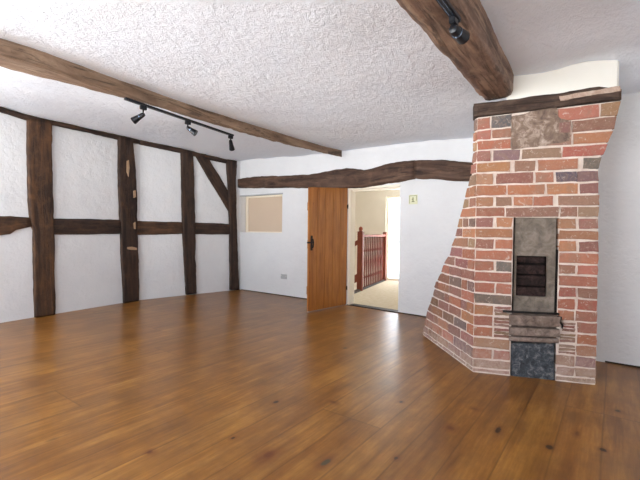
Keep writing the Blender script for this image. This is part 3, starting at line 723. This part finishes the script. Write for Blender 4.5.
def addbrick(bm, lay, quad, fn, col, dep=.08, pr=None, ins=.006):
    """quad: 4 (u,z) corners; fn(u,z,off) -> point"""
    pr = random.uniform(.006, .013) if pr is None else pr
    j = lambda: random.uniform(-.0035, .0035)
    q = [(u + j(), z + j()) for u, z in quad]; cu = sum(a for a, _ in q) / 4; cz = sum(b for _, b in q) / 4
    def inset(a, b, d): return (a + (d if a < cu else -d), b + (d if b < cz else -d))
    # edge subdivision for an uneven arris
    loop = []
    for i in range(4):
        a, b = q[i], q[(i + 1) % 4]; n = 4 if i % 2 == 0 else 2
        for k in range(n): loop.append((a[0] + (b[0] - a[0]) * k / n + j() * .8, a[1] + (b[1] - a[1]) * k / n + j() * .8))
    c = [x + random.uniform(-9, 9) for x in COL[col]]; s = random.uniform(.93, 1.06); c = srgb(*[min(255, max(0, (x * .74 + g_ * .26) * s * .93)) for x, g_ in zip(c, (140, 122, 112))])
    A = [bm.verts.new(fn(u, z, -dep)) for u, z in loop]; B = [bm.verts.new(fn(u, z, pr - ins * .8)) for u, z in loop]
    D = [bm.verts.new(fn(cu + (u - cu) * (1 - ins * .35 / max(abs(u - cu), .02)), cz + (z - cz) * (1 - ins * .6 / max(abs(z - cz), .01)), pr)) for u, z in loop]
    n = len(loop); fs = []
    for i in range(n):
        k = (i + 1) % n; fs.append(bm.faces.new([A[i], A[k], B[k], B[i]])); fs.append(bm.faces.new([B[i], B[k], D[k], D[i]]))
    fs.append(bm.faces.new(D)); fs.append(bm.faces.new(A[::-1]))
    for f in fs:
        for l in f.loops: l[lay] = c
REDGE = [(621.5, 98), (620, 104), (616.5, 116), (613.5, 132), (609, 138), (606, 150), (601.5, 157), (598.4, 162)]
def redge(y):
    for (xa, ya), (xb, yb) in zip(REDGE, REDGE[1:]):
        if y <= yb: return xa + (xb - xa) * max(0, y - ya) / (yb - ya)
    return None
def right_u(k, z0, ub):
    y = project(PF.at(ub, z0, 0))[1]; x = redge(y)
    return ub if x is None else PF.uz(x, y)[0]
def course_quad(k, ua, ub, g=.006):
    if k < 5 and rows[k][-1][1] > 590 and abs(ub - pxu(rows[k][-1][1], k)) < 1e-6:
        lo_u, hi_u = right_u(k, zline(k + 1, ub) + g, ub), right_u(k, zline(k, ub) - g, ub)
        return [(ua, zline(k + 1, ua) + g), (lo_u, zline(k + 1, lo_u) + g), (hi_u, zline(k, hi_u) - g), (ua, zline(k, ua) - g)]
    return [(ua, zline(k + 1, ua) + g), (ub, zline(k + 1, ub) + g), (ub, zline(k, ub) - g), (ua, zline(k, ua) - g)]
bm = bmesh.new(); lay = bm.loops.layers.float_color.new('col')
for k, row in enumerate(rows):
    last = row[-1][1]
    for (xa, xb, c) in row:
        ua, ub = pxu(xa, k), pxu(xb, k)
        if xa == 475: ua = .0
        else: ua += .001
        if k == 23: g = .010
        else: g = .0075
        if c == 'T':
            q = course_quad(k, ua, ub, g)
            for j in range(3):
                f0, f1 = j / 3 + .05, (j + 1) / 3 - .05
                lo0, lo1, hi1, hi0 = q
                qq = [(ua, lo0[1] + (hi0[1] - lo0[1]) * f0), (ub, lo1[1] + (hi1[1] - lo1[1]) * f0), (ub, lo1[1] + (hi1[1] - lo1[1]) * f1), (ua, lo0[1] + (hi0[1] - lo0[1]) * f1)]
                addbrick(bm, lay, qq, PF.at, random.choice('xmpb'), ins=.003)
        else: addbrick(bm, lay, course_quad(k, ua, ub, g), PF.at, c)
# right-hand returns of the face bricks
PS = Plane((F1.x, F1.y), (-.06, YR), (1, 0, 0))
meshobj('face_brickwork', bm, M['brick'], chim)

# flank: bricks on the splayed left side, stepping back as it rises
sil = [(473.5, 150), (472, 160), (471, 171), (469.5, 180), (468, 186), (467, 192.5), (464.5, 199), (463, 206), (462, 211), (459, 220.6), (457, 228), (455, 237.5), (451.8, 245), (450.6, 254), (444.5, 260), (443, 268.5), (438.5, 277), (434.7, 286), (434, 292), (430.5, 303), (426.5, 313), (425, 321), (421.6, 336.5), (421, 345)]
def silx(y):
    for (xa, ya), (xb, yb) in zip(sil, sil[1:]):
        if ya <= y <= yb: return xa + (xb - xa) * (y - ya) / (yb - ya)
    return sil[0][0] if y < sil[0][1] else sil[-1][0]
def flank_u(z):
    best = .0; u = .0
    while u < 1.6:
        x, y = project(PK.at(u, z, .008))
        if x < silx(y): return u
        u += .005
    return u
zl = [zline(k, 0) for k in range(25)]; zl[24] = 0
bm = bmesh.new(); lay = bm.loops.layers.float_color.new('col'); FU = []; FB = [flank_u(zl[k + 1] + .012) for k in range(24)]
for k in range(24):
    zc = (zl[k] + zl[k + 1]) / 2; fu = flank_u(zc); FU.append(fu)
    if fu < .02: continue
    u = .006; first = True; ph = k % 2
    cuts = [.0]
    stretch = .27
    x = .13 if ph else .25
    while x < fu - .05: cuts.append(x); x += stretch if random.random() < .8 else .115
    cuts.append(fu)
    for a, b in zip(cuts, cuts[1:]):
        if b - a < .02: continue
        c = random.choice('rrppmrog' if zc < 1.1 else 'bopmgbo') if zc > .16 else random.choice('xxm')
        lb = FB[k] if b == fu else b - .013; hb_ = flank_u(zl[k] - .01) if b == fu else b - .013 + random.uniform(-.006, .004)
        q = [(a + .013, zl[k + 1] + (.008 if k < 23 else .014)), (max(lb, a + .03), zl[k + 1] + (.008 if k < 23 else .014)), (max(hb_, a + .02), zl[k] - .008), (a + .013, zl[k] - .008)]
        addbrick(bm, lay, q, PK.at, c, dep=.09)
meshobj('flank_brickwork', bm, M['brick'], chim)

# mortar core, course by course, with the fireplace recess left out of the lower courses
bm = bmesh.new(); nu0, nu1 = PF.uz(511.8, 300)[0], PF.uz(557.6, 300)[0]; DEP = .13
niche_top = None
for k in range(24):
    ur = pxu(rows[k][-1][1], k) - .004; fu = max(FU[k] - .006, .0)
    def F(u, o=0.0): return (PF.at(u, zline(k + 1, u), o), PF.at(u, zline(k, u), o))
    zr = F(ur); ulo, uhi = ur, ur
    if k < 5: ulo = right_u(k, zr[0].z, ur) - .012; uhi = right_u(k, zr[1].z, ur) - .012
    right = (PF.at(ulo, zline(k + 1, ulo)), PF.at(uhi, zline(k, uhi)))
    lk, hk_ = max(FB[k] - .012, 0), max(flank_u(zl[k]) - .012, 0)
    left = ([(PK.at(lk, zl[k + 1]), PK.at(hk_, zl[k]))] if lk > .02 else []) + [F(.002)]
    def B(x, ref): return (Vector((x, YR - .003, ref[0].z)), Vector((x, YR - .003, ref[1].z)))
    BL = B(XJ - (.2 if lk > .8 else -.01), left[0]); BR = B(right[0].x - .14, right)
    if k >= 9: pieces = [left + [F(nu0), F(nu0, -DEP), BL], [F(nu0, -DEP), F(nu1, -DEP), BR, BL], [F(nu1), right, BR, F(nu1, -DEP)]]
    else: pieces = [left + [right, BR, BL]]
    for pc in pieces:
        va = [bm.verts.new(p[0]) for p in pc]; vb = [bm.verts.new(p[1]) for p in pc]; n = len(va)
        bm.faces.new(va[::-1]); bm.faces.new(vb)
        for i in range(n): bm.faces.new([va[i], va[(i + 1) % n], vb[(i + 1) % n], vb[i]])
meshobj('mortar_core', bm, M['mortar'], chim)

def rag(pl, pts, o0, o1, name, mat, parent, amp=.0, bev=.004, seed=0, cut=4):
    """slab with an irregular outline given by sight lines"""
    P = []
    for i in range(len(pts)):
        a = pl.hit(*pts[i], o1); b = pl.hit(*pts[(i + 1) % len(pts)], o1)
        for k in range(cut):
            p = a.lerp(b, k / cut); s = noise.noise_vector(p * 25 + Vector((seed, 0, 0))) * amp
            P.append(p + pl.t * s.x + Vector((0, 0, s.z)))
    bm = bmesh.new(); prism(bm, P, -pl.n * (o1 - o0))
    if bev: bmesh.ops.bevel(bm, geom=[e for e in bm.edges if all(abs((v.co - pl.A).dot(pl.n) - o1) < 1e-4 for v in e.verts)], offset=bev, segments=2, affect='EDGES')
    return meshobj(name, bm, M[mat], parent)
o = rag(PF, [(511, 117), (530, 112), (557.5, 106.5), (558, 118), (571, 121), (570, 141), (553, 144), (531, 147), (512, 150)], -.02, .012, 'cement_patch', 'patch', chim, .012, seed=3); o['label'] = 'grey cement patch'

# cement slab closing the fireplace with the sooty opening in it
s0, s1 = PF.uz(513.5, 300, -.03)[0], PF.uz(554.5, 300, -.03)[0]
zt = zline(9, (s0 + s1) / 2) - .0; hz1 = PF.uz(531, 256, -.03)[1]; hz0 = PF.uz(531, 296.5, -.03)[1]; zb = PF.uz(531, 315, -.03)[1]
h0, h1 = PF.uz(516.2, 275, -.03)[0], PF.uz(547.5, 275, -.03)[0]
bm = wall_mesh(PF, s0, s1, zb - .03, zt + .01, [(h0, h1, hz0, hz1)], th=.05, off=-.03)
bmesh.ops.subdivide_edges(bm, edges=bm.edges[:], cuts=3, use_grid_fill=True)
for v in bm.verts: v.co += PF.n * noise.noise(v.co * 9) * .008
sl = meshobj('cement_slab', bm, M['slab'], chim); sl['label'] = 'greenish grey cement slab'
bm = bmesh.new(); obox(bm, PF.at((s0 + s1) / 2, (zt + zb) / 2, -.125), PF.t * (nu1 - nu0) / 2, PF.n * .004, Z * ((zt - zb) / 2), 0)
meshobj('soot_backing', bm, M['soot_gapshade'], chim)
# sooty brick rows inside the opening
bm = bmesh.new(); lay = bm.loops.layers.float_color.new('col'); z = hz0; i = 0
rowsz = [(297.5, 287, .0), (286, 275.5, -.012), (274.5, 265, -.05), (263, 257, -.06)]
for (ya, yb, off) in rowsz:
    a = PF.uz(531, ya, -.06)[1]; b = PF.uz(531, yb, -.06)[1]
    obox(bm, PF.at((h0 + h1) / 2 - .004, (a + b) / 2, -.08 + off * .4), PF.t * (h1 - h0) / 2 * .98, PF.n * .022, Z * (b - a) / 2 * .95, .006)
meshobj('sooty_bricks', bm, M['soot'], chim)
bm = bmesh.new(); obox(bm, PF.at(s1 + .012, (zt + zb) / 2 - .12, -.045), PF.t * .006, PF.n * .03, Z * ((zt - zb) / 2 - .14), 0)
meshobj('slab_gap_shade', bm, M['soot_gapshade'], chim)  # black strip standing in for the shade between slab and brick

# moulded hearth shelf
def profile(pts, ua, ub, name, mat, skew=0.0):
    bm = bmesh.new(); N = 10; S = []
    for i in range(N + 1):
        u = ua + (ub - ua) * i / N
        S.append([PF.at(u + random.uniform(-.001, .001), z + skew * (u - ua) + noise.noise(Vector((u * 9, z * 3, 0))) * .003, o + noise.noise(Vector((u * 11, z * 30, 2))) * .003) for (o, z) in pts])
    rings(bm, S); return meshobj(name, bm, M[mat], chim, smooth=True, angle=35)
zz = lambda y: PF.uz(533, y, .03)[1]
m0, m1 = PF.uz(509.5, 325, .03)[0], PF.uz(559.5, 325, .03)[0]
profile([(-.1, zz(343.5)), (.012, zz(343.5)), (.024, zz(342.5)), (.026, zz(340)), (.018, zz(338.8)), (-.03, zz(338.6)), (-.03, zz(337)), (.036, zz(336.8)), (.046, zz(335)), (.046, zz(332)), (.036, zz(329)), (-.03, zz(328.8)), (-.03, zz(327)), (.03, zz(326.6)), (.044, zz(323)), (.056, zz(318)), (.056, zz(316)), (-.1, zz(316))], m0, m1, 'hearth_moulding', 'mould', .035)
bm = bmesh.new(); a, b = PF.uz(503, 312.5, .04)[0], PF.uz(559.5, 315, .04)[0]; za, zb_ = PF.uz(503, 311.6, .04)[1], PF.uz(559.5, 314.2, .04)[1]
tube(bm, [PF.at(a + (b - a) * t, za + (zb_ - za) * t, .026 + .008 * math.sin(t * 3.14)) for t in [i / 8 for i in range(9)]], .009, 8); o = meshobj('iron_bar', bm, M['iron'], chim, smooth=True); o['label'] = 'rusty black iron bar'
bm = bmesh.new(); hk = [(557, 317), (560.5, 317.5), (560, 321.5), (562.5, 325.5), (562, 328.5)]
tube(bm, [PF.hit(x, y, .04) for x, y in hk], .009, 8, [.012, .013, .01, .009, .005]); meshobj('iron_hook', bm, M['iron'], chim, smooth=True)
o = rag(PF, [(511.3, 343), (554.5, 343.5), (554, 362), (554.5, 381.3), (511, 376.6), (511.4, 360)], -.12, -.006, 'slate_panel', 'slate', chim, .006, seed=8); o['label'] = 'blue black slate panel closing the hearth'

# plaster head above the lintel up to the ceiling
Q2 = PF.at(PF.uz(620, 70)[0], 0)
ulc = 0.0; bm = bmesh.new(); P = []
ur = PF.uz(620, 70)[0]
N = 12; front = []
loz, hiz = [], []
def head_z(u): return PF.uz(*project(PF.at(u, 2.32)))[1]
pt = [(474, 103.3), (488, 101.6), (514, 99), (535.6, 95.3), (560, 92.4), (580, 89), (599, 85.2), (621, 86)]
lt = [PF.uz(x, y, .01) for x, y in pt]
def ltop(u):
    for (a, za), (b, zb2) in zip(lt, lt[1:]):
        if u <= b: return za + (zb2 - za) * (u - a) / (b - a)
    return lt[-1][1]
ring = [(.22, 'f'), (ur * .35, 'f'), (ur * .5, 'f'), (ur * .75, 'f'), (ur - .02, 'f')]
base = [PF.at(u, ltop(u) - .03, .004) for u, _ in ring] + [PF.at(ur, ltop(ur) - .03, -.015)]
base += [Vector((base[-1].x + .0, YR - .003, base[-1].z)), Vector((base[0].x, YR - .003, base[0].z))]
va = [bm.verts.new(p) for p in base]; vb = [bm.verts.new((p.x, p.y, ceil_z(p.x, p.y) + .012)) for p in base]; n = len(va)
bm.faces.new(va); bm.faces.new(vb)
for i in range(n): bm.faces.new([va[i], va[(i + 1) % n], vb[(i + 1) % n], vb[i]])
o = meshobj('plaster_head', bm, M['head'], chim); o['label'] = 'smooth cream white plaster above the lintel'
# timber lintel
bt = [(474, 116.8), (488, 115.2), (514, 112), (535.6, 109.8), (560, 106.6), (580, 103), (599, 100.8), (621.5, 99.5)]
secs = [(PF.hit(x, y, .028), PF.hit(x2, y2, .028), -PF.n * .12) for (x, y), (x2, y2) in zip([(474, 103.3), (488, 101.6), (514, 99), (535.6, 95.3), (560, 92.4), (580, 89.4), (599, 86.8), (621.5, 88.5)], bt)]
lin = meshobj('timber_lintel', timber(secs, step=.03, ch=.008, amp=.005, seed=31), M['lintel'], chim, smooth=True)
lin['label'] = 'dark weathered oak lintel'
o = rag(PF, [(559.5, 96.2), (575, 93.4), (594, 90.2), (606, 88.3), (620.5, 85.8), (620.5, 91.2), (606, 93.2), (590, 95.2), (575, 98), (561, 101)], .018, .034, 'lintel_infill', 'infill', chim, .006, seed=5); o['label'] = 'pinkish mortar filling a split in the lintel'

# ------------------------------------------------------------------ daylight
w = bpy.data.worlds.new('daylight'); bpy.context.scene.world = w; w.use_nodes = True
wt = w.node_tree; bg = wt.nodes['Background']; bg.inputs[1].default_value = 4.0
tc = wt.nodes.new('ShaderNodeTexCoord'); sp_ = wt.nodes.new('ShaderNodeSeparateXYZ'); wt.links.new(tc.outputs['Generated'], sp_.inputs[0])
cr = wt.nodes.new('ShaderNodeValToRGB'); wt.links.new(sp_.outputs[2], cr.inputs[0]); cr.color_ramp.interpolation = 'EASE'
# glow added below the horizon to light the ceiling, overcast sky above (Z 0 = horizon)
cr.color_ramp.elements[0].position = 0; cr.color_ramp.elements[0].color = (1.12, 1.16, 1.19, 1); cr.color_ramp.elements[1].position = .03; cr.color_ramp.elements[1].color = (.35, .38, .42, 1)
wt.links.new(cr.outputs[0], bg.inputs[0])

cam = bpy.data.cameras.new('camera'); co = bpy.data.objects.new('camera', cam); C.objects.link(co)
cam.sensor_width = 36; cam.lens = 36 * FPX / 640; cam.clip_start = .05
co.matrix_world = Matrix.Translation(EYEP) @ Matrix((RT, UP, -FW)).transposed().to_4x4()
sc = bpy.context.scene; sc.camera = co
sc.view_settings.view_transform = 'Standard'; sc.view_settings.look = 'None'; sc.view_settings.gamma = 1; sc.view_settings.exposure = 2.15
sc.view_settings.use_curve_mapping = False
sc.cycles.max_bounces = 12; sc.cycles.diffuse_bounces = 8; sc.cycles.sample_clamp_indirect = 8
